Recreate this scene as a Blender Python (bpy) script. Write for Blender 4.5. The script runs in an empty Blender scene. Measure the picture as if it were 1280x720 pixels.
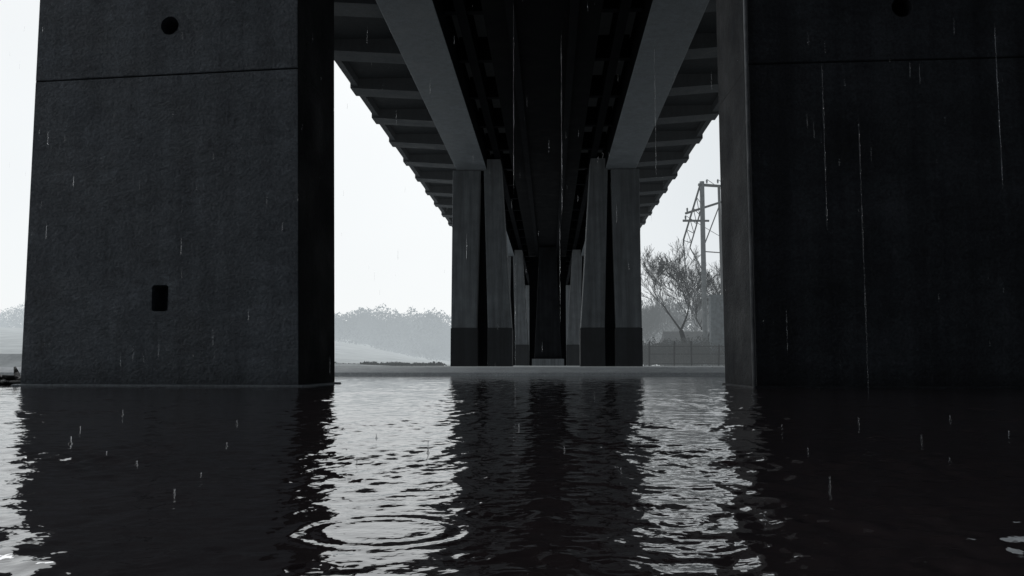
import bpy, math, random
import numpy as np
from mathutils import Vector, Matrix
random.seed(4); rng=np.random.default_rng(7)
sc=bpy.context.scene
col=sc.collection
sc.view_settings.view_transform='Standard'; sc.view_settings.look='None'; sc.view_settings.exposure=0

# ---------------------------------------------------------------- helpers
def link(o): col.objects.link(o); return o
def mesh_obj(name,verts,faces,mat=None,parent=None,smooth=False):
    me=bpy.data.meshes.new(name); me.from_pydata([tuple(v) for v in verts],[],faces); me.update()
    if mat: me.materials.append(mat)
    if smooth:
        me.polygons.foreach_set('use_smooth',[True]*len(me.polygons))
    o=link(bpy.data.objects.new(name,me))
    if parent: o.parent=parent
    return o
def empty(name,loc,label,cat,group=None):
    o=link(bpy.data.objects.new(name,None)); o.location=loc; o.empty_display_size=.3
    o["label"]=label; o["category"]=cat
    if group: o["group"]=group
    bpy.context.view_layer.update()
    return o
class Geo:
    def __init__(s): s.v=[]; s.f=[]
    def box(s,x0,x1,y0,y1,z0,z1):
        s.hexa([(x0,y0),(x1,y0),(x1,y1),(x0,y1)],z0,z1)
    def hexa(s,foot,z0,z1,top=None):
        n=len(s.v); top=top or foot; k=len(foot)
        s.v+=[(p[0],p[1],z0) for p in foot]+[(p[0],p[1],z1) for p in top]
        s.f.append(tuple(n+i for i in reversed(range(k)))); s.f.append(tuple(n+k+i for i in range(k)))
        for i in range(k):
            j=(i+1)%k; s.f.append((n+i,n+j,n+k+j,n+k+i))
    def tube(s,p,q,r0,r1,k=6,cap=False):
        p=Vector(p);q=Vector(q); d=(q-p)
        if d.length<1e-6: return
        d.normalize(); a=d.orthogonal().normalized(); b=d.cross(a); n=len(s.v)
        for c,r in((p,r0),(q,r1)):
            for i in range(k):
                t=2*math.pi*i/k; s.v.append(tuple(c+a*math.cos(t)*r+b*math.sin(t)*r))
        for i in range(k):
            j=(i+1)%k; s.f.append((n+i,n+j,n+k+j,n+k+i))
        if cap:
            s.f.append(tuple(n+i for i in reversed(range(k)))); s.f.append(tuple(n+k+i for i in range(k)))
    def lathe(s,c,prof,k=8):
        n=len(s.v)
        for z,r in prof:
            for i in range(k):
                t=2*math.pi*i/k; s.v.append((c[0]+r*math.cos(t),c[1]+r*math.sin(t),c[2]+z))
        for m in range(len(prof)-1):
            for i in range(k):
                j=(i+1)%k; s.f.append((n+m*k+i,n+m*k+j,n+(m+1)*k+j,n+(m+1)*k+i))
    def obj(s,name,mat,parent=None,smooth=False,org=None):
        v=s.v
        if parent is not None:
            L=parent.matrix_world.translation
            v=[(a-L.x,b-L.y,c-L.z) for a,b,c in v]
        return mesh_obj(name,v,s.f,mat,parent,smooth)
def bevel(o,w,seg=2):
    m=o.modifiers.new('b','BEVEL'); m.width=w; m.segments=seg; m.limit_method='ANGLE'
def apply_bool(o,cutters):
    for c in cutters:
        m=o.modifiers.new('c','BOOLEAN'); m.object=c; m.operation='DIFFERENCE'; m.solver='EXACT'
    bpy.context.view_layer.update()
    dg=bpy.context.evaluated_depsgraph_get()
    me=bpy.data.meshes.new_from_object(o.evaluated_get(dg))
    o.modifiers.clear(); o.data=me
    for c in cutters: bpy.data.objects.remove(c,do_unlink=True)

# ---------------------------------------------------------------- materials
HAZE=(0.68,0.74,0.77)
class N:
    def __init__(s,name):
        s.m=bpy.data.materials.new(name); s.m.use_nodes=True; s.t=s.m.node_tree
        s.p=s.t.nodes['Principled BSDF']; s.out=s.t.nodes['Material Output']
    def n(s,t,**k):
        o=s.t.nodes.new(t)
        for a,b in k.items():
            if a in o.inputs.keys(): o.inputs[a].default_value=b
            else: setattr(o,a,b)
        return o
    def l(s,a,b): s.t.links.new(a,b)
    def math(s,op,a,b=None,clamp=False):
        o=s.t.nodes.new('ShaderNodeMath'); o.operation=op; o.use_clamp=clamp
        for i,x in enumerate((a,b)):
            if x is None: continue
            if isinstance(x,(int,float)): o.inputs[i].default_value=x
            else: s.l(x,o.inputs[i])
        return o.outputs[0]
    def pos(s,scale):
        g=s.n('ShaderNodeNewGeometry'); m=s.n('ShaderNodeVectorMath',operation='MULTIPLY')
        s.l(g.outputs['Position'],m.inputs[0]); m.inputs[1].default_value=scale; return m.outputs[0]
    def noise(s,scale,vec=(1,1,1),detail=4,rough=.55):
        o=s.n('ShaderNodeTexNoise'); o.inputs['Scale'].default_value=scale; o.inputs['Detail'].default_value=detail; o.inputs['Roughness'].default_value=rough
        s.l(s.pos(vec),o.inputs['Vector']); return o.outputs['Fac']
    def ramp(s,f,stops):
        r=s.n('ShaderNodeValToRGB'); e=r.color_ramp.elements
        while len(e)<len(stops): e.new(.5)
        for i,(p,c) in enumerate(stops):
            e[i].position=p; e[i].color=(*c,1) if len(c)==3 else c
        s.l(f,r.inputs[0]); return r.outputs[0]
    def mul(s,a,b,fac=1.0):
        m=s.n('ShaderNodeMixRGB',blend_type='MULTIPLY'); m.inputs[0].default_value=fac
        s.l(a,m.inputs[1]); s.l(b,m.inputs[2]); return m.outputs[0]
    def bump(s,h,strength,dist):
        b=s.n('ShaderNodeBump'); b.inputs['Strength'].default_value=strength; b.inputs['Distance'].default_value=dist
        s.l(h,b.inputs['Height']); s.l(b.outputs[0],s.p.inputs['Normal'])
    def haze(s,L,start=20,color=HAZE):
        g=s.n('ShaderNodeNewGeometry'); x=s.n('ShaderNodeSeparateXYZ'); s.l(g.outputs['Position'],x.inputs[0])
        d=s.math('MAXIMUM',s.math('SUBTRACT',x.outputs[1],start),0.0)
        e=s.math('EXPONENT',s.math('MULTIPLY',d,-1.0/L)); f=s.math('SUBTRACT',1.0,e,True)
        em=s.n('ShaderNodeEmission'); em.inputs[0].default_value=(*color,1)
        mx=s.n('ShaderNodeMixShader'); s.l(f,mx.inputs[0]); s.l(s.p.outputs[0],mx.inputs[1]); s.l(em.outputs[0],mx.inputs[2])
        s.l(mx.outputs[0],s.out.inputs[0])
def cool(c): return (c[0]*.94,c[1]*1.0,c[2]*1.05)
def concrete(name,dark,light,hz=None,rough=.7,streak=.6,bmp=.5,boards=False,spec=.35):
    dark=cool(dark); light=cool(light)
    k=N(name)
    a=k.noise(.9,(1,1,1),6,.62)
    c=k.ramp(a,[(.3,dark),(.7,light)])
    st=k.noise(1.0,(3.2,3.2,.18),5,.6)
    c=k.mul(c,k.ramp(st,[(.36,(.45,.45,.47)),(.62,(1.1,1.1,1.1))]),streak)
    fn=k.noise(26,(1,1,1),5,.7)
    c=k.mul(c,k.ramp(fn,[(.35,(.6,.6,.61)),(.65,(1.25,1.25,1.25))]),.85)
    if boards:
        g=k.n('ShaderNodeNewGeometry'); x=k.n('ShaderNodeSeparateXYZ'); k.l(g.outputs['Position'],x.inputs[0])
        zz=k.math('ADD',x.outputs[2],k.math('MULTIPLY',k.noise(2.2,(1,1,.6),4,.6),.5))
        c=k.mul(c,k.ramp(zz,[(.28,(.5,.5,.5)),(.62,(1,1,1))]),.8)
        bl=k.noise(1.3,(1,1,1.4),7,.7)
        c=k.mul(c,k.ramp(bl,[(.35,(.75,.75,.76)),(.5,(1,1,1)),(.7,(1.35,1.35,1.35))]),.8)
        ef=k.noise(4.5,(1,1,.8),8,.8)
        c=k.mul(c,k.ramp(ef,[(.34,(.62,.62,.62)),(.45,(1,1,1)),(.60,(1,1,1)),(.68,(1.7,1.7,1.7))]),.9)
        cs=k.noise(3.0,(.8,.8,3.2),4,.6)
        c=k.mul(c,k.ramp(cs,[(.38,(.78,.78,.78)),(.5,(1,1,1)),(.62,(1.12,1.12,1.12))]),.45)
    k.l(c,k.p.inputs['Base Color'])
    k.l(k.ramp(a,[(.3,(rough-.2,)*3),(.7,(rough+.1,)*3)]),k.p.inputs['Roughness'])
    k.p.inputs['Specular IOR Level'].default_value=spec
    h=k.math('ADD',k.math('MULTIPLY',fn,.6),k.math('MULTIPLY',k.noise(7,(1,1,1.6),5,.7),1.0))
    k.bump(h,bmp,.03)
    if hz: k.haze(hz)
    return k.m
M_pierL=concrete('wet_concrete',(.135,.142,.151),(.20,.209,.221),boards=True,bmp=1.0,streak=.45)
M_pierS=concrete('shaded_side_concrete',(.004,.004,.005),(.010,.010,.011),boards=True,bmp=.6,streak=.5,rough=.85,spec=.08)  # shade of the left pier's inner face painted in as near-black colour
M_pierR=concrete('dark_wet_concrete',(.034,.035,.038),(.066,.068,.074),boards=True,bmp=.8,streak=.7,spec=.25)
M_pierRS=concrete('dimmed_inner_concrete',(.015,.016,.018),(.027,.0285,.031),boards=True,bmp=.6,streak=.4,spec=.12)  # right pier's inner face, coloured darker than the front to dim it
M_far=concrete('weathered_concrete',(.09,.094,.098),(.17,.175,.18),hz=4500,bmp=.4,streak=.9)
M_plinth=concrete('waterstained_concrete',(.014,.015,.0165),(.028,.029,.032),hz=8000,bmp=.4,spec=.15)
M_slot=concrete('shadowed_recess_concrete',(.012,.012,.013),(.024,.024,.026),bmp=.2,spec=.1)  # recess shade put into the colour; also used for joints and centre column
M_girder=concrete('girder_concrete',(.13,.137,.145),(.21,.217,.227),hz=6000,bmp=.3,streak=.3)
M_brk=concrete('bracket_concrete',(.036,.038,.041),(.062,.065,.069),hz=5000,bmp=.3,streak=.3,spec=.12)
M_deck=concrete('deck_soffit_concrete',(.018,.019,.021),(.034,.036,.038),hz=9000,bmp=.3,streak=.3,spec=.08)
M_core=concrete('shaded_core_concrete',(.004,.004,.0045),(.009,.009,.010),bmp=.3,streak=.3,rough=.88,spec=.03)  # darkness under the deck painted in as near-black colour
M_core2=concrete('shaded_beam_concrete',(.006,.006,.007),(.013,.013,.0145),bmp=.3,streak=.3,rough=.88,spec=.03)  # beam version, with the underdeck shade in its colour
M_ledge=concrete('embankment_concrete',(.26,.265,.265),(.38,.385,.38),hz=200,bmp=.4,streak=.3)
M_lip=concrete('footing_concrete',(.16,.165,.17),(.26,.265,.27),bmp=.4,streak=.3)
def simple(name,c,rough=.6,hz=None,metal=0,var=.5,sc_=3.,start=20,hc=HAZE):
    k=N(name); a=k.noise(sc_,(1,1,1),5,.6)
    k.l(k.ramp(a,[(.3,tuple(x*(1-var) for x in c)),(.7,tuple(min(1,x*(1+var)) for x in c))]),k.p.inputs['Base Color'])
    k.p.inputs['Roughness'].default_value=rough; k.p.inputs['Metallic'].default_value=metal
    if hz: k.haze(hz,start,hc)
    return k.m
M_edge=simple('pale_edge_strip',(.26,.27,.28),.5)  # pale colour for the tube that draws the corner edge
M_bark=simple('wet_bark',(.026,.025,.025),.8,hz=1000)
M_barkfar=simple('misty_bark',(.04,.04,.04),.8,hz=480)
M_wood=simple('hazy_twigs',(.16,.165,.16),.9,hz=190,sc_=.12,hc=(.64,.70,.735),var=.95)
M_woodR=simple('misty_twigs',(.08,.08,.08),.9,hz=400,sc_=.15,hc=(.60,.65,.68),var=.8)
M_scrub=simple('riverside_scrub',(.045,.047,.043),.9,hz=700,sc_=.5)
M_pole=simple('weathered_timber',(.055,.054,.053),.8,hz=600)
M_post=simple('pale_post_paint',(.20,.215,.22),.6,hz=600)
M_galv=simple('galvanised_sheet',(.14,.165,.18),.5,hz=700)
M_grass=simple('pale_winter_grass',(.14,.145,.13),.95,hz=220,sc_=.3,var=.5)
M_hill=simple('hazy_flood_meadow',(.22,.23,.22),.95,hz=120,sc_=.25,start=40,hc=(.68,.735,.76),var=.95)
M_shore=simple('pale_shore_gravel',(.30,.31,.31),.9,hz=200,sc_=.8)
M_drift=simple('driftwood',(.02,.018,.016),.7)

# water
kw=N('river_water')
kw.l(kw.ramp(kw.noise(.6),[(.3,(.036,.027,.029)),(.7,(.052,.040,.042))]),kw.p.inputs['Base Color'])
kw.p.inputs['Roughness'].default_value=.06; kw.p.inputs['IOR'].default_value=2.2
hh=kw.math('ADD',kw.noise(12,(1,1.2,1),3,.55),kw.math('MULTIPLY',kw.noise(34,(1,1.1,1),2,.5),.2))
kw.bump(hh,.16,.02)
M_water=kw.m
def drop(name,alpha):
    kd=N(name); kd.p.inputs['Transmission Weight'].default_value=1; kd.p.inputs['IOR'].default_value=1.33; kd.p.inputs['Roughness'].default_value=.15
    kd.l(kd.ramp(kd.noise(20),[(.3,(.8,.84,.88)),(.7,(.95,.97,1))]),kd.p.inputs['Base Color']); kd.p.inputs['Alpha'].default_value=alpha
    return kd.m
M_drop=drop('clear_water_drop',.5); M_rain=drop('thin_rain_drop',.22); M_thread=drop('thin_water_thread',.18)

# ---------------------------------------------------------------- world
w=bpy.data.worlds.new("World"); sc.world=w; w.use_nodes=True; nt=w.node_tree
bg=nt.nodes['Background']; wo=nt.nodes['World Output']
tc=nt.nodes.new('ShaderNodeTexCoord')
dt=nt.nodes.new('ShaderNodeVectorMath'); dt.operation='DOT_PRODUCT'; dt.inputs[1].default_value=Vector((-.75,.65,.10)).normalized()
nt.links.new(tc.outputs['Generated'],dt.inputs[0])
rp=nt.nodes.new('ShaderNodeValToRGB'); e=rp.color_ramp.elements
mr=nt.nodes.new('ShaderNodeMapRange'); mr.inputs[1].default_value=-1; mr.inputs[2].default_value=1
nt.links.new(dt.outputs['Value'],mr.inputs[0]); nt.links.new(mr.outputs[0],rp.inputs[0])
e[0].position=.15; e[0].color=(.035,.039,.044,1)
e[1].position=.97; e[1].color=(.90,.93,.94,1)
for p,c in ((.42,(.07,.078,.086,1)),(.60,(.31,.34,.36,1)),(.74,(.78,.82,.84,1)),(.87,(.95,.975,.98,1))):
    x=e.new(p); x.color=c
ns=nt.nodes.new('ShaderNodeTexNoise'); ns.inputs['Scale'].default_value=2.2; ns.inputs['Detail'].default_value=4
nt.links.new(tc.outputs['Generated'],ns.inputs['Vector'])
r2=nt.nodes.new('ShaderNodeValToRGB'); r2.color_ramp.elements[0].color=(.90,.90,.91,1); r2.color_ramp.elements[1].color=(1.05,1.05,1.05,1)
nt.links.new(ns.outputs['Fac'],r2.inputs[0])
mm=nt.nodes.new('ShaderNodeMixRGB'); mm.blend_type='MULTIPLY'; mm.inputs[0].default_value=1
nt.links.new(rp.outputs[0],mm.inputs[1]); nt.links.new(r2.outputs[0],mm.inputs[2]); nt.links.new(mm.outputs[0],bg.inputs[0]); bg.inputs[1].default_value=1
sk=nt.nodes.new('ShaderNodeTexSky'); sk.sky_type='NISHITA'; sk.sun_disc=False; sk.sun_elevation=math.radians(35); sk.sun_rotation=math.radians(-25)
b2=nt.nodes.new('ShaderNodeBackground'); b2.inputs[1].default_value=.003; nt.links.new(sk.outputs[0],b2.inputs[0])
ad=nt.nodes.new('ShaderNodeAddShader'); nt.links.new(bg.outputs[0],ad.inputs[0]); nt.links.new(b2.outputs[0],ad.inputs[1]); nt.links.new(ad.outputs[0],wo.inputs[0])
sl=bpy.data.lights.new('overcast_sun','SUN'); sl.energy=.5; sl.angle=math.radians(25); sl.color=(.96,.98,1)
so=link(bpy.data.objects.new('overcast_sun',sl)); so.rotation_euler=Vector((.40,-.78,-.75)).to_track_quat('-Z','Y').to_euler()

# ---------------------------------------------------------------- water mesh
t=np.linspace(-3.3,3.3,821); xs=1.0*np.sinh(t); xs=np.concatenate([[-600,-200,-60,-25],xs,[25,60,200,600]])
ys=.45*np.exp(np.arange(0,790)*.00509); ys=np.concatenate([[-110,-40,-10,-2,0],ys,[25.6]])
X,Y=np.meshgrid(xs,ys); Z=np.zeros_like(X)
sx=np.gradient(xs)[None,:]+0*X; sy=np.gradient(ys)[:,None]+0*X; sp=np.maximum(sx,sy)
pn=np.zeros_like(X)
for i in range(10):
    a=rng.uniform(0,6.28); k=rng.uniform(1.5,7); pn+=np.sin(k*(math.cos(a)*X+math.sin(a)*Y)+rng.uniform(0,6.28))
patch=.7+1.0*np.clip(.35+pn/5.5,0,1.1)**1.5
far=np.clip((Y-2)/6,0,1); amp_f=1+.25*far
for i in range(110):
    lam=math.exp(rng.uniform(math.log(.04),math.log(.36)))
    th=rng.normal(math.pi/2,1.5); kx,ky=math.cos(th)*2*math.pi/lam,math.sin(th)*2*math.pi/lam
    slope=.0098 if lam<.16 else .0042
    A=slope*lam/(2*math.pi)*1.41
    att=np.clip(lam/(2.7*sp)-.5,0,1)*patch*amp_f
    ph=rng.uniform(0,6.28)
    Z+=A*att*np.sin(kx*X+ky*Y+ph+.8*np.sin(.7*kx*Y/3+.9*ph))
splashes=[(-.87,2.0,.018,.004),(-1.85,3.3,.03,.006),(-.42,3.0,.045,.004),(.69,2.2,.03,.0042),(-.6,2.7,.018,.004),(.35,3.4,.025,.005),(1.5,3.6,.025,.005),(-1.25,2.6,.016,.0045),(1.6,4.6,.035,.006),(-.15,4.2,.025,.005),(-2.6,5.2,.035,.006),(.2,2.5,.014,.004),(-1.0,3.9,.028,.005),(.9,3.1,.018,.004),(-1.6,4.4,.025,.005),(.42,1.75,.011,.0035),(-1.2,3.2,.018,.0045),(2.2,4.9,.03,.006),(-2.2,4.0,.02,.005),(-.72,3.6,.02,.005),(.05,3.1,.018,.004),(1.1,4.2,.025,.005),(-1.5,2.9,.014,.004),(2.0,3.9,.02,.005),(-.95,2.35,.012,.0035),(1.25,2.8,.016,.004)]
ripples=[(-.66,1.95,.08,.0010,.03),(-1.35,2.0,.09,.0012,.033),(.55,2.1,.07,.0010,.03),(.42,1.45,.06,.0009,.026),(1.0,2.6,.1,.001,.03),(.25,1.7,.06,.001,.028),(-.5,2.4,.09,.0011,.034)]
for (x,y,h,r) in splashes: ripples.append((x,y,rng.uniform(.05,.10),.0017,.030))
for i in range(170):
    yy=math.exp(rng.uniform(math.log(1.05),math.log(8))); ripples.append((rng.uniform(-.62,.62)*yy,yy,rng.uniform(.03,.09),rng.uniform(.0004,.0014),rng.uniform(.024,.034)))
for i in range(130):   # steep fresh impacts
    yy=math.exp(rng.uniform(math.log(1.05),math.log(5))); ripples.append((rng.uniform(-.62,.55)*yy,yy,rng.uniform(.015,.04),rng.uniform(.0018,.0034),rng.uniform(.024,.032)))
for (cx,cy,R,A,lam) in ripples:
    r=np.sqrt((X-cx)**2+(Y-cy)**2)
    att=np.clip(lam/(3.*sp)-.2,0,1)
    env=np.exp(-((r-R*.75)/(R*.38))**2)
    Z+=A*att*env*np.cos(2*math.pi*(r-R)/lam)
def ring(cx,cy,R,A,lam,w,calm):
    global Z
    r=np.sqrt((X-cx)**2+(Y-cy)**2)
    Z*=1-calm*np.exp(-(r/(R*1.15))**4)
    Z+=A*np.exp(-((r-R*.82)/w)**2)*np.cos(2*math.pi*(r-R)/lam+.3*np.sin(2*np.arctan2(Y-cy,X-cx)))
ring(-.305,1.60,.165,.00125,.055,.055,.92)
ring(-.46,1.76,.075,.0007,.034,.03,.3)
ny,nx=X.shape
V=np.stack([X,Y,Z],-1).reshape(-1,3).astype(np.float32)
idx=np.arange(ny*nx).reshape(ny,nx)
F=np.stack([idx[:-1,:-1],idx[:-1,1:],idx[1:,1:],idx[1:,:-1]],-1).reshape(-1,4).astype(np.int32)
me=bpy.data.meshes.new('river_water'); me.vertices.add(len(V)); me.vertices.foreach_set('co',V.ravel())
me.loops.add(F.size); me.loops.foreach_set('vertex_index',F.ravel()); me.polygons.add(len(F))
me.polygons.foreach_set('loop_start',np.arange(0,F.size,4,dtype=np.int32)); me.polygons.foreach_set('use_smooth',np.ones(len(F),dtype=bool))
me.update(calc_edges=True); me.materials.append(M_water)
water=link(bpy.data.objects.new('river_water',me)); water["kind"]="structure"

# ---------------------------------------------------------------- ground
prof=[(-3000,.6),(-110,.6),(-104,-1.6),(24.5,-1.6),(26.5,.22),(60,.24),(200,.3),(4000,.3)]
gv=[];gf=[]
XS=[-4000,-400,-60,0,60,400,4000]
for a,(y,z) in enumerate(prof):
    for xx in XS: gv.append((xx,y,z))
nX=len(XS)
for a in range(len(prof)-1):
    for b in range(nX-1): gf.append((a*nX+b,a*nX+b+1,(a+1)*nX+b+1,(a+1)*nX+b))
g=mesh_obj('ground',gv,gf,M_grass); g["kind"]="structure"
G=Geo()
pr_=[(24.2,-.4),(24.9,.10),(26.2,.235),(30,.255)]
for y,z in pr_: G.v+=[(-300,y,z),(300,y,z)]
for i in range(3): G.f.append((2*i,2*i+1,2*i+3,2*i+2))
o=G.obj('embankment',M_ledge); o["kind"]="structure"
# low pale shoreline terraces on the open side
G=Geo()
for i,(y,z0,z1) in enumerate([(48,.2,.62),(60,.2,1.15)]):
    n=len(G.v)
    for j in range(41):
        x=-200+j*4.7; yy=y+1.2*math.sin(x*.13+i*2)
        k=min(1,(-12-x)/20) if x<-12 else 0
        zt=.262+(z1-.262)*max(0,k)
        G.v+=[(x,yy,.2),(x,yy+1.0,zt),(x,yy+7,zt)]
    for j in range(40):
        a=n+3*j; G.f+=[(a,a+3,a+4,a+1),(a+1,a+4,a+5,a+2)]
o=G.obj('shore',M_shore); o["kind"]="structure"

def hillz(x,y):
    side=min(1,max(0,(-x-10)/60)); side=side*side*(3-2*side)
    f=min(1,max(0,(y-70)/125)); f=f*f*(3-2*f)
    s2=min(1,max(0,(x-60)/160))
    return .2+ (8*side+7*s2)*f + (.35*math.sin(x*.09+y*.03)+.4*math.sin(x*.31+y*.11))*f*.9
hv=[];hf=[]; hx=[-700+i*7 for i in range(201)]; hy=[68+i*6 for i in range(70)]
for y in hy:
    for x in hx: hv.append((x,y,hillz(x,y)+.06))
for a in range(len(hy)-1):
    for b in range(len(hx)-1): k=a*len(hx)+b; hf.append((k,k+1,k+1+len(hx),k+len(hx)))
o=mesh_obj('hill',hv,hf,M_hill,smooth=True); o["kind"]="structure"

# ---------------------------------------------------------------- bridge
bridge=empty('road_bridge',(-.3,0,0),'dark wet concrete girder bridge on slab piers standing in river water','bridge')
def pier_near(foot,top,mat,holes,side_mat,side_sign,zj):
    def at(z):
        t=(z+1.8)/16.4
        return [(a[0]+(b[0]-a[0])*t,a[1]+(b[1]-a[1])*t) for a,b in zip(foot,top)]
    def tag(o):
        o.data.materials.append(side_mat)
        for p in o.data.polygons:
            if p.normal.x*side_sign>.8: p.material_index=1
    G=Geo(); G.hexa(foot,-1.8,zj,at(zj)); o=G.obj('pier',mat,bridge)
    m=at(zj); cx=sum(p[0] for p in m)/4; cy=sum(p[1] for p in m)/4
    G2=Geo(); G2.hexa(at(zj+.02),zj+.02,14.6,top)
    up=G2.obj('pier_head',mat,bridge)
    G3=Geo(); ff=[(cx+(p[0]-cx)*.9995,cy+(p[1]-cy)*.985) for p in m]
    G3.hexa(ff,zj-.002,zj+.022)
    jt=G3.obj('construction_joint',M_slot,bridge)
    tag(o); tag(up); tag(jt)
    bevel(up,.012)
    cutters_lo=[];cutters_hi=[]
    for (kind,x,y,z,a,b) in holes:
        C=Geo()
        if kind=='rect': C.box(x-a,x+a,y-.6,y+.45,z-b,z+b)
        else: C.tube((x,y-.6,z),(x,y+.4,z),a,a*.8,20,True)
        c=C.obj('cut',mat,bridge)
        if kind=='rect': bevel(c,.04,3)
        (cutters_lo if z<4.4 else cutters_hi).append(c)
    bevel(o,.012,2)
    bpy.context.view_layer.update()
    if cutters_lo: apply_bool(o,cutters_lo)
    if cutters_hi: apply_bool(up,cutters_hi)
    up.parent=o; jt.parent=o
    return o
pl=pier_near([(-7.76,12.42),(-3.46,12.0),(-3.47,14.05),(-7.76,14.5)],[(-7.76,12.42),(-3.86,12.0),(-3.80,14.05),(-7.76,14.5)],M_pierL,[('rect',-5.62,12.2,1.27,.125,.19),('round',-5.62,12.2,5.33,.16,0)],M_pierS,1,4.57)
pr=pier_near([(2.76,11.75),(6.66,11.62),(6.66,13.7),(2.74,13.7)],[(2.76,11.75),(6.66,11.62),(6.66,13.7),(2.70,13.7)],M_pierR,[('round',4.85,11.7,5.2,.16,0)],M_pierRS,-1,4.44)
pr["label"]="darker wet concrete pier with inner-face shade put into its colour"
G=Geo(); G.tube((2.72,11.70,-.3),(2.72,11.70,14.5),.024,.024,10,True); o=G.obj('corner_edge_strip',M_edge,bridge,True); o.parent=pr  # thin tube added to draw the pier's lighter corner edge
for foot,m in (([(-7.84,12.32),(-3.41,11.9),(-3.42,14.15),(-7.84,14.6)],M_lip),([(2.71,11.66),(6.74,11.53),(6.74,13.8),(2.70,13.8)],M_pierR)):
    G=Geo(); G.hexa(foot,-1.7,.03); q=G.obj('pier_footing',m,bridge); bevel(q,.02)

def pier_far(y):
    for s in (-1,1):
        def X_(a): return -.25+s*a
        def bx(G,a,b,y0,y1,z0,z1):
            xa,xb=sorted((X_(a),X_(b))); G.box(xa,xb,y0,y1,z0,z1)
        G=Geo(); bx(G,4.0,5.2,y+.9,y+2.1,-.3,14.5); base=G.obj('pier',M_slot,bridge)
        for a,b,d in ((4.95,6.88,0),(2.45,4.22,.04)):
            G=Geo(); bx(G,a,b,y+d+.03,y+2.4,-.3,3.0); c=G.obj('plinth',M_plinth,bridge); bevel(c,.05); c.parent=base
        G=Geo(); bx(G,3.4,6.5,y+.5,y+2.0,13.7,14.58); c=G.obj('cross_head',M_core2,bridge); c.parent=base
        G=Geo()
        x0,x1=sorted((X_(5.0),X_(6.85))); u0,u1=sorted((X_(4.75),X_(6.8)))
        G.hexa([(x0,y+.08),(x1,y+.08),(x1,y+2.3),(x0,y+2.3)],3.0,14.55,[(u0,y+.08),(u1,y+.08),(u1,y+2.3),(u0,y+2.3)])
        c=G.obj('pier_column',M_far,bridge); bevel(c,.05); c.parent=base
        G=Geo()
        x0,x1=sorted((X_(2.5),X_(4.2))); u0,u1=sorted((X_(3.3),X_(4.55)))
        G.hexa([(x0,y+.12),(x1,y+.12),(x1,y+2.3),(x0,y+2.3)],3.0,15.38,[(u0,y+.12),(u1,y+.12),(u1,y+2.3),(u0,y+2.3)])
        c=G.obj('pier_column',M_far,bridge); bevel(c,.05); c.parent=base
for y in (62,112,162,212): pier_far(y)
pier_far(-40)
Y0,Y1=-75,330
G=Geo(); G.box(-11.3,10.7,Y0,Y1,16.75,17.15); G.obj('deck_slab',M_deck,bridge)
for s in (-1,1):
    xe=-.3+s*11.1
    G=Geo(); G.box(xe-.16,xe+.16,Y0,Y1,17.152,18.1); G.obj('parapet',M_deck,bridge)
    xe=-.3+s*10.8
    G=Geo(); G.box(xe-.17,xe+.17,Y0,Y1,16.3,16.748); G.obj('edge_beam',M_brk,bridge)
    a,b=(-6.8,-4.55) if s<0 else (4.1,6.35)
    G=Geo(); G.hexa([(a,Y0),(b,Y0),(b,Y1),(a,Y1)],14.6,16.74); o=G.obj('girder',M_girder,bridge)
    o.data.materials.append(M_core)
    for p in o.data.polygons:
        if p.normal.x*s<-.8: p.material_index=1  # girder's inner side gets its shade from the near-black colour
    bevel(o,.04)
    a=-.25+s*3.5
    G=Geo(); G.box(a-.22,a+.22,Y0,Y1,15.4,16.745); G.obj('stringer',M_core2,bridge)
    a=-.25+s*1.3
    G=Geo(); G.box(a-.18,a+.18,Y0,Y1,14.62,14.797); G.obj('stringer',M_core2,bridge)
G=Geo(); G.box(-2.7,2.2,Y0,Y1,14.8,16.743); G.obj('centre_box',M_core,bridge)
for i in range(50):
    yb=-6+6.0*i
    for s in (-1,1):
        G=Geo(); x0=-6.86 if s<0 else 6.42; x1=-.3+s*11.1
        pts=[(x0,15.9),(x0,16.742),(x1,16.742),(x1,16.2)]
        G.v=[(p[0],yb,p[1]) for p in pts]+[(p[0],yb+1.5,p[1]) for p in pts]
        G.f=[(0,1,2,3),(7,6,5,4),(0,4,5,1),(1,5,6,2),(2,6,7,3),(3,7,4,0)]
        G.obj('bracket',M_brk,bridge)
        G=Geo()
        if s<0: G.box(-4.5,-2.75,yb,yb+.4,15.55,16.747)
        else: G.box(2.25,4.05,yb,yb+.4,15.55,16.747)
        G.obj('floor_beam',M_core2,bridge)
G=Geo(); G.box(-12,11.4,330.1,334,-.3,18); G.obj('abutment',M_far,bridge)
G=Geo(); G.box(-2.65,2.15,113.2,114,-.2,14.61); G.obj('added_dark_wall',M_core,bridge)  # dark wall added to close off the bright gap between the piers
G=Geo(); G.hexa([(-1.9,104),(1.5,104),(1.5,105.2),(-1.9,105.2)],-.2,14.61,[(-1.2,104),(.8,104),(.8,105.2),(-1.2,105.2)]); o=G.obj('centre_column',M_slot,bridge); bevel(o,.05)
G=Geo(); G.box(-2.1,1.7,103,106.2,-.2,1.1); o=G.obj('centre_footing',M_far,bridge); bevel(o,.05)

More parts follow.
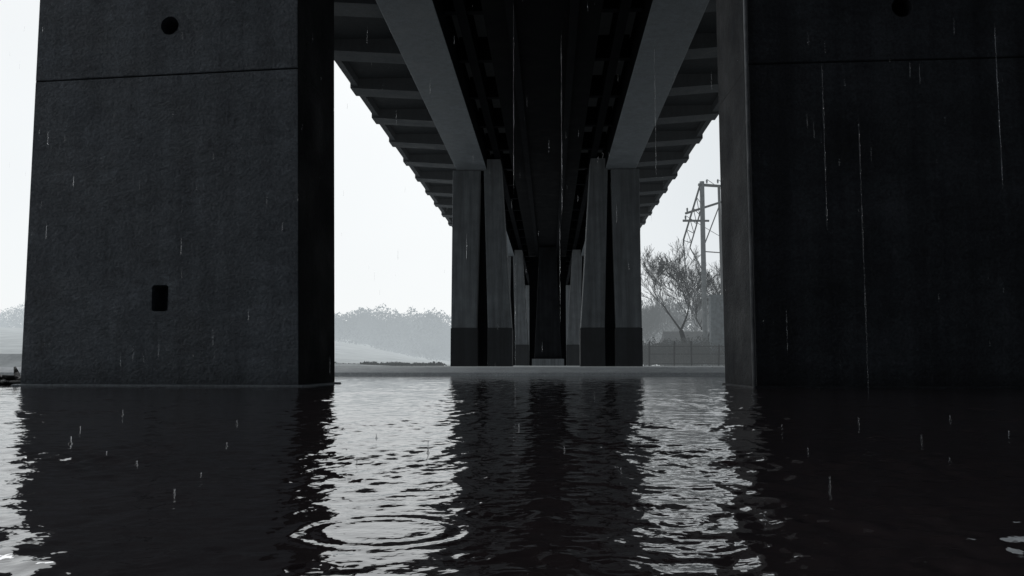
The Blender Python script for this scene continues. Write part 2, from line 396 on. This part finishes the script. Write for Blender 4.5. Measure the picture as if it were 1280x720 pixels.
# ---------------------------------------------------------------- trees
def make_tree(seed,H,spread=.55,dense=.72,tw=.014,md=6,r0=.024):
    R=random.Random(seed); T=Geo(); C=Geo()
    def grow(p,d,L,r,depth):
        segs=3; cur=Vector(p); dd=Vector(d)
        for i in range(segs):
            dd=(dd+Vector((R.uniform(-1,1),R.uniform(-1,1),R.uniform(-.4,.7)))*.17).normalized()
            nx_=cur+dd*L/segs; r2=max(tw,r*.85)
            (T if depth<2 else C).tube(cur,nx_,r,r2,7 if depth<2 else (5 if depth<4 else 3)); cur=nx_; r=r2
            if depth>=1 and depth<md and R.random()<dense:
                side=(dd+Vector((R.uniform(-1,1),R.uniform(-1,1),R.uniform(-.3,.6)))*.9).normalized()
                grow(cur,side,L*.6,max(tw,r*.4),depth+2)
        if depth<md:
            for i in range(R.choice((2,3,3)) if depth<5 else 2):
                nd=(dd+Vector((R.uniform(-1,1),R.uniform(-1,1),R.uniform(-.25,.6)))*spread*(1.3 if depth==0 else 1)).normalized()
                grow(cur,nd,L*R.uniform(.66,.88),max(tw,r*R.uniform(.48,.68)),depth+1)
    grow((0,0,-.2),(0,0,1),H*.2,H*r0,0)
    return T,C
def tree_at(loc,T,C,label,rot=0,s=1,src=None,mat=None):
    e=empty('bare_tree',loc,label,'tree','bare trees on the riverbank')
    e.rotation_euler=(0,0,rot); e.scale=(s,s,s)
    if src is None:
        a=mesh_obj('trunk',T.v,T.f,mat or M_bark,e,True); b=mesh_obj('crown',C.v,C.f,mat or M_bark,e)
        return e,(a,b)
    for c in src:
        k=c.copy(); link(k); k.parent=e
    return e,src
T,C=make_tree(47,17.5,.58,.8,.013,7,.019)
print('tree faces',len(C.f), 'height',max(v[2] for v in C.v), 'x',min(v[0] for v in C.v),max(v[0] for v in C.v))
hgt=max(v[2] for v in C.v); sA=14.2/hgt
_,srcA=tree_at((14.4,92,.25),T,C,'dark bare deciduous tree with dense forked crown on riverbank',0,sA)
tree_at((17.4,99,.25),None,None,'dark bare tree with dense crown beside the utility pole',2.6,sA*.85,srcA)
T,C=make_tree(23,14,.55,.6,.024)
_,srcB=tree_at((18.0,128,.3),T,C,'leafless tree standing in mist behind the fence',0,1,None,M_barkfar)
for (x,y,rot,s,src) in [(24,125,1.1,1.0,srcB),(15.2,138,2.2,1.0,srcB),(22.5,150,.5,1.2,srcB),(34.5,62,2,1.2,srcA),(20.5,160,3.6,1.1,srcB),(13.4,118,5.1,.8,srcB),(19.5,112,4.4,.9,srcB)]:
    tree_at((x,y,.25),None,None,'leafless tree standing in mist behind the fence' if y>90 else 'tall bare tree beside the bridge pier',rot,s,src)

def wood(name,spots,mat,face,cnt=170,sh=.33):
    V_=[]
    for (x,y,z,h,wd) in spots:
        u=rng.normal(0,1,(cnt,3)); u/=np.linalg.norm(u,axis=1)[:,None]; rr=rng.uniform(0,1,cnt)**sh
        lump=1+.13*np.sin(4*u[:,0]+x)+.10*np.sin(6*u[:,2]+y)+.08*np.sin(11*u[:,0]+2*x+5*u[:,2])
        c=np.array([x,y,z+h*.52])+u*(rr*lump)[:,None]*np.array([wd,wd,h*.46])
        a=np.clip(rng.normal(0,1,(cnt,3)),-1.4,1.4)*face; b=np.clip(rng.normal(0,1,(cnt,3)),-1.4,1.4)*face*.8
        V_.append(np.stack([c-a,c+b*.7,c+a,c-b*.7],1).reshape(-1,3))
    v=np.concatenate(V_).tolist(); f=[(4*i,4*i+1,4*i+2,4*i+3) for i in range(len(v)//4)]
    o=mesh_obj(name,v,f,mat); o["kind"]="stuff"; return o
sp_=[]
for i in range(95):
    y=rng.uniform(175,275); q=rng.uniform(-.262,-.10); x=q*y
    h=rng.uniform(5.5,7.8)*(.6+1.05*min(1,max(0,(x+60)/32)))
    sp_.append((x,y,hillz(x,y)-1.0,h,rng.uniform(3.2,5.2)))
for i in range(80):
    y=rng.uniform(230,300); x=rng.uniform(-1.3,-.28)*y; sp_.append((x,y,hillz(x,y)-1,rng.uniform(8,12),rng.uniform(4,7)))
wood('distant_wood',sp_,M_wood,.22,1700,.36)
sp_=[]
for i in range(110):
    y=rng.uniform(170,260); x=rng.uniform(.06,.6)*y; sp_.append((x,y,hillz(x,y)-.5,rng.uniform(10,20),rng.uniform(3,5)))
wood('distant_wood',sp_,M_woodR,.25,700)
sp_=[]
for i in range(300):
    y=rng.uniform(82,98)
    if i%4==0: x=rng.uniform(-60,-9); sp_.append((x,y,.1,rng.uniform(.25,.6),rng.uniform(.8,1.9)))
    else: x=rng.uniform(8.5,34); sp_.append((x,y+3,.2,rng.uniform(1.0,3.2),rng.uniform(.8,1.9)))
wood('riverside_scrub',sp_,M_scrub,.10,260)

# ---------------------------------------------------------------- fence
fe=empty('mesh_fence',(18,84,.25),'low dark wire and post fence along the riverbank','fence')
R=random.Random(5)
for i in range(12):
    G=Geo(); x=9.5+i*2.2+R.uniform(-.3,.3); G.tube((x,84,.2),(x+R.uniform(-.1,.1),84,R.uniform(2.2,2.7)),.08,.08,8,True); G.obj('post',M_bark,fe)
G=Geo()
for z in (.5,1.4,2.15): G.tube((9.5,84,z),(33.7,84,z),.03,.03,5)
for i in range(200): 
    x=9.5+i*.12; G.tube((x,84.01,.3),(x,84.01,2.15),.010,.010,4)
o=G.obj('fence_panel',M_bark,fe)

sh=empty('low_shed',(13,108,.3),'low grey shed with pitched roof behind the fence','shed')
G=Geo(); G.box(14.6,21.5,108,112,.2,3.4); G.obj('wall',M_galv,sh)
G=Geo(); G.v=[(14.3,107.6,3.35),(21.8,107.6,3.35),(21.8,110,4.6),(14.3,110,4.6),(14.3,112.4,3.35),(21.8,112.4,3.35)]; G.f=[(0,1,2,3),(3,2,5,4),(0,3,4),(1,5,2),(0,4,5,1)]; G.obj('roof',M_pole,sh)
G=Geo(); G.box(15,16.4,107.93,107.99,.3,2.3); G.obj('door',M_pole,sh)
G=Geo(); G.box(17.4,19,107.93,107.99,1.3,2.1); G.obj('window',M_pole,sh)

# ---------------------------------------------------------------- utility structure
D=90
ut=empty('utility_pole',(15.9,D,.25),'tall pale utility pole with slanted lattice frame and crossarms','utility pole')
def P(name,a,b,r,m=None):
    f=D/95
    G=Geo(); G.tube((a[0]*f,a[1],a[2]*f),(b[0]*f,b[1],b[2]*f),r*1.25,r*1.12,8,True); return G.obj(name,m or M_pole,ut)
P('post',(16.9,D,0),(16.9,D,20.6),.22,M_post)
P('post',(19.2,D+1.2,0),(19.0,D+1.2,20.3),.13)
P('crossarm',(16.5,D-.2,20.2),(20.2,D+1.0,20.2),.13)
P('crossarm',(15.0,D-.2,17.0),(20.2,D+1.0,18.8),.10)
P('crossarm',(14.7,D-.2,16.2),(17.6,D,16.2),.10)
A0=Vector((16.6,D-.3,20.0)); A1=Vector((14.7,D-.3,14.0)); B0=Vector((17.0,D-.3,18.4)); B1=Vector((15.4,D-.3,13.2))
P('brace',A0,A1,.08); P('brace',B0,B1,.06)
for i in range(5):
    t0=i/5; t1=(i+1)/5
    P('brace',A0.lerp(A1,t0),B0.lerp(B1,(t0+t1)/2),.03); P('brace',B0.lerp(B1,(t0+t1)/2),A0.lerp(A1,t1),.03)
P('brace',A1,(15.0,D-.3,9.0),.05); P('brace',B1,(16.9,D,10.5),.05); P('brace',(15.0,D-.3,9.0),(16.9,D,7.5),.04)
P('brace',(16.9,D,13.2),(19.1,D+1.1,18.4),.05)
P('brace',(16.9,D,12.8),(19.1,D+1.1,12.8),.05)
for (x,z) in ((15.0,16.35),(17.4,20.35),(18.6,20.35),(15.2,17.2)):
    x*=D/95; z*=D/95
    G=Geo(); G.lathe((x,D-.2,z),[(0,.0),(0,.09),(.1,.06),(.16,.12),(.24,.07),(.32,.11),(.42,.03),(.42,0)],8); G.obj('insulator',M_galv,ut,True)
for (a,b,sag) in (((14.2,D-.2,15.9),(70,180,20),4),((16.5,D-.2,19.7),(75,180,24),4),((17.6,D-.2,19.7),(78,180,24),4)):
    G=Geo(); a=Vector(a); b=Vector(b); pv=a
    for i in range(1,25):
        t=i/24; q=a.lerp(b,t)-Vector((0,0,sag*4*t*(1-t))) ; G.tube(pv,q,.03,.03,4); pv=q
    G.obj('wire',M_pole,ut)
cb=empty('equipment_cabinet',(16.8,87,.25),'blue-grey metal equipment cabinet standing on posts beside pole','cabinet')
G=Geo(); G.box(16.0,18.0,86.5,87.5,1.2,7.2); o=G.obj('body',M_galv,cb); bevel(o,.04)
for x in (16.1,17.02):
    G=Geo(); G.box(x,x+.85,86.44,86.497,1.4,7.0); o=G.obj('door',M_galv,cb); bevel(o,.02)
for x in (16.2,17.85):
    G=Geo(); G.tube((x,87,.2),(x,87,1.2),.09,.09,8,True); G.obj('leg',M_pole,cb)
G=Geo(); G.box(15.9,18.1,86.35,87.6,7.203,7.32); G.obj('roof',M_galv,cb)

# ---------------------------------------------------------------- driftwood by the pier
G=Geo(); R=random.Random(2)
for i in range(26):
    p=Vector((-8.3+R.uniform(-.5,.4),13.3+R.uniform(-.3,.3),R.uniform(0,.07)))
    d=Vector((R.uniform(-1,1),R.uniform(-.5,.5),R.uniform(-.08,.12))).normalized()*R.uniform(.15,.35)
    r=R.uniform(.03,.07); m=p+d*.5+Vector((0,0,R.uniform(-.01,.05))); G.tube(p-d*.5,m,r,r*.9,7,True); G.tube(m,p+d,r*.9,r*.4,7,True)
o=G.obj('driftwood_pile',M_drift,None,True); o["label"]="dark tangle of driftwood caught against the concrete pier"; o["category"]="driftwood"

# ---------------------------------------------------------------- drips, splashes, rain
def drip(x,y,z0,z1,r):
    G=Geo(); n=40; k=[]; R=random.Random(int(x*1000))
    for i in range(n+1):
        t=i/n; rr=r*(.55+.45*math.sin(t*23+x*7)*R.uniform(.3,1))*min(1,t*8,(1-t)*8)+.0001
        k.append((z0+(z1-z0)*t,rr))
    G.lathe((x,y,0),k,6); o=G.obj('water_drip',M_thread,None,True)
    o["label"]="thin thread of water falling from the bridge deck"; o["category"]="water drip"; o["group"]="water drips below the bridge"
for (x,y,a,b,r) in [(1.60,5,1.05,2.1,.0045),(1.80,5,.05,1.75,.004),(.075,5,1.15,2.3,.004),(1.30,4.8,.35,.62,.003),(-.20,5,.02,.9,.0025),(.08,6.5,.6,1.4,.003),(-.25,6,1.5,2.9,.003),(.75,6,1.6,2.6,.003),(2.6,5,1.3,2.3,.004)]: drip(x,y,a,b,r)
def splash(x,y,h,r):
    G=Geo()
    G.lathe((x,y,-.002),[(0,r*1.8),(h*.08,r*1.2),(h*.2,r*.7),(h*.5,r*.4),(h*.75,r*.3),(h*.86,r*.5),(h*.95,r*.5),(h*1.01,0)],12)
    o=G.obj('water_splash',M_drop,None,True); o["label"]="small upright splash from a raindrop on river water"; o["category"]="splash"; o["group"]="raindrop splashes on the river"
for (x,y,h,r) in splashes: splash(x,y,h,r)
G=Geo(); R=random.Random(9)
for i in range(330):
    y=R.uniform(2.6,12); x=R.uniform(-.75,.75)*y; z=R.uniform(0,.5)*y+.1; L=R.uniform(.03,.09); r=R.uniform(.0007,.0013)
    G.lathe((x,y,z),[(0,0),(L*.15,r),(L*.6,r*.8),(L,0)],5)
o=G.obj('falling_rain',M_rain,None,True); o["kind"]="stuff"

# ---------------------------------------------------------------- camera
cd=bpy.data.cameras.new('camera'); cd.sensor_width=36; cd.lens=36*1080/1280; cd.clip_end=6000; cd.clip_start=.05
cam=link(bpy.data.objects.new('camera',cd)); cam.location=(0,0,.3); cam.rotation_euler=(math.radians(95.13),0,math.radians(2.49)); sc.camera=cam
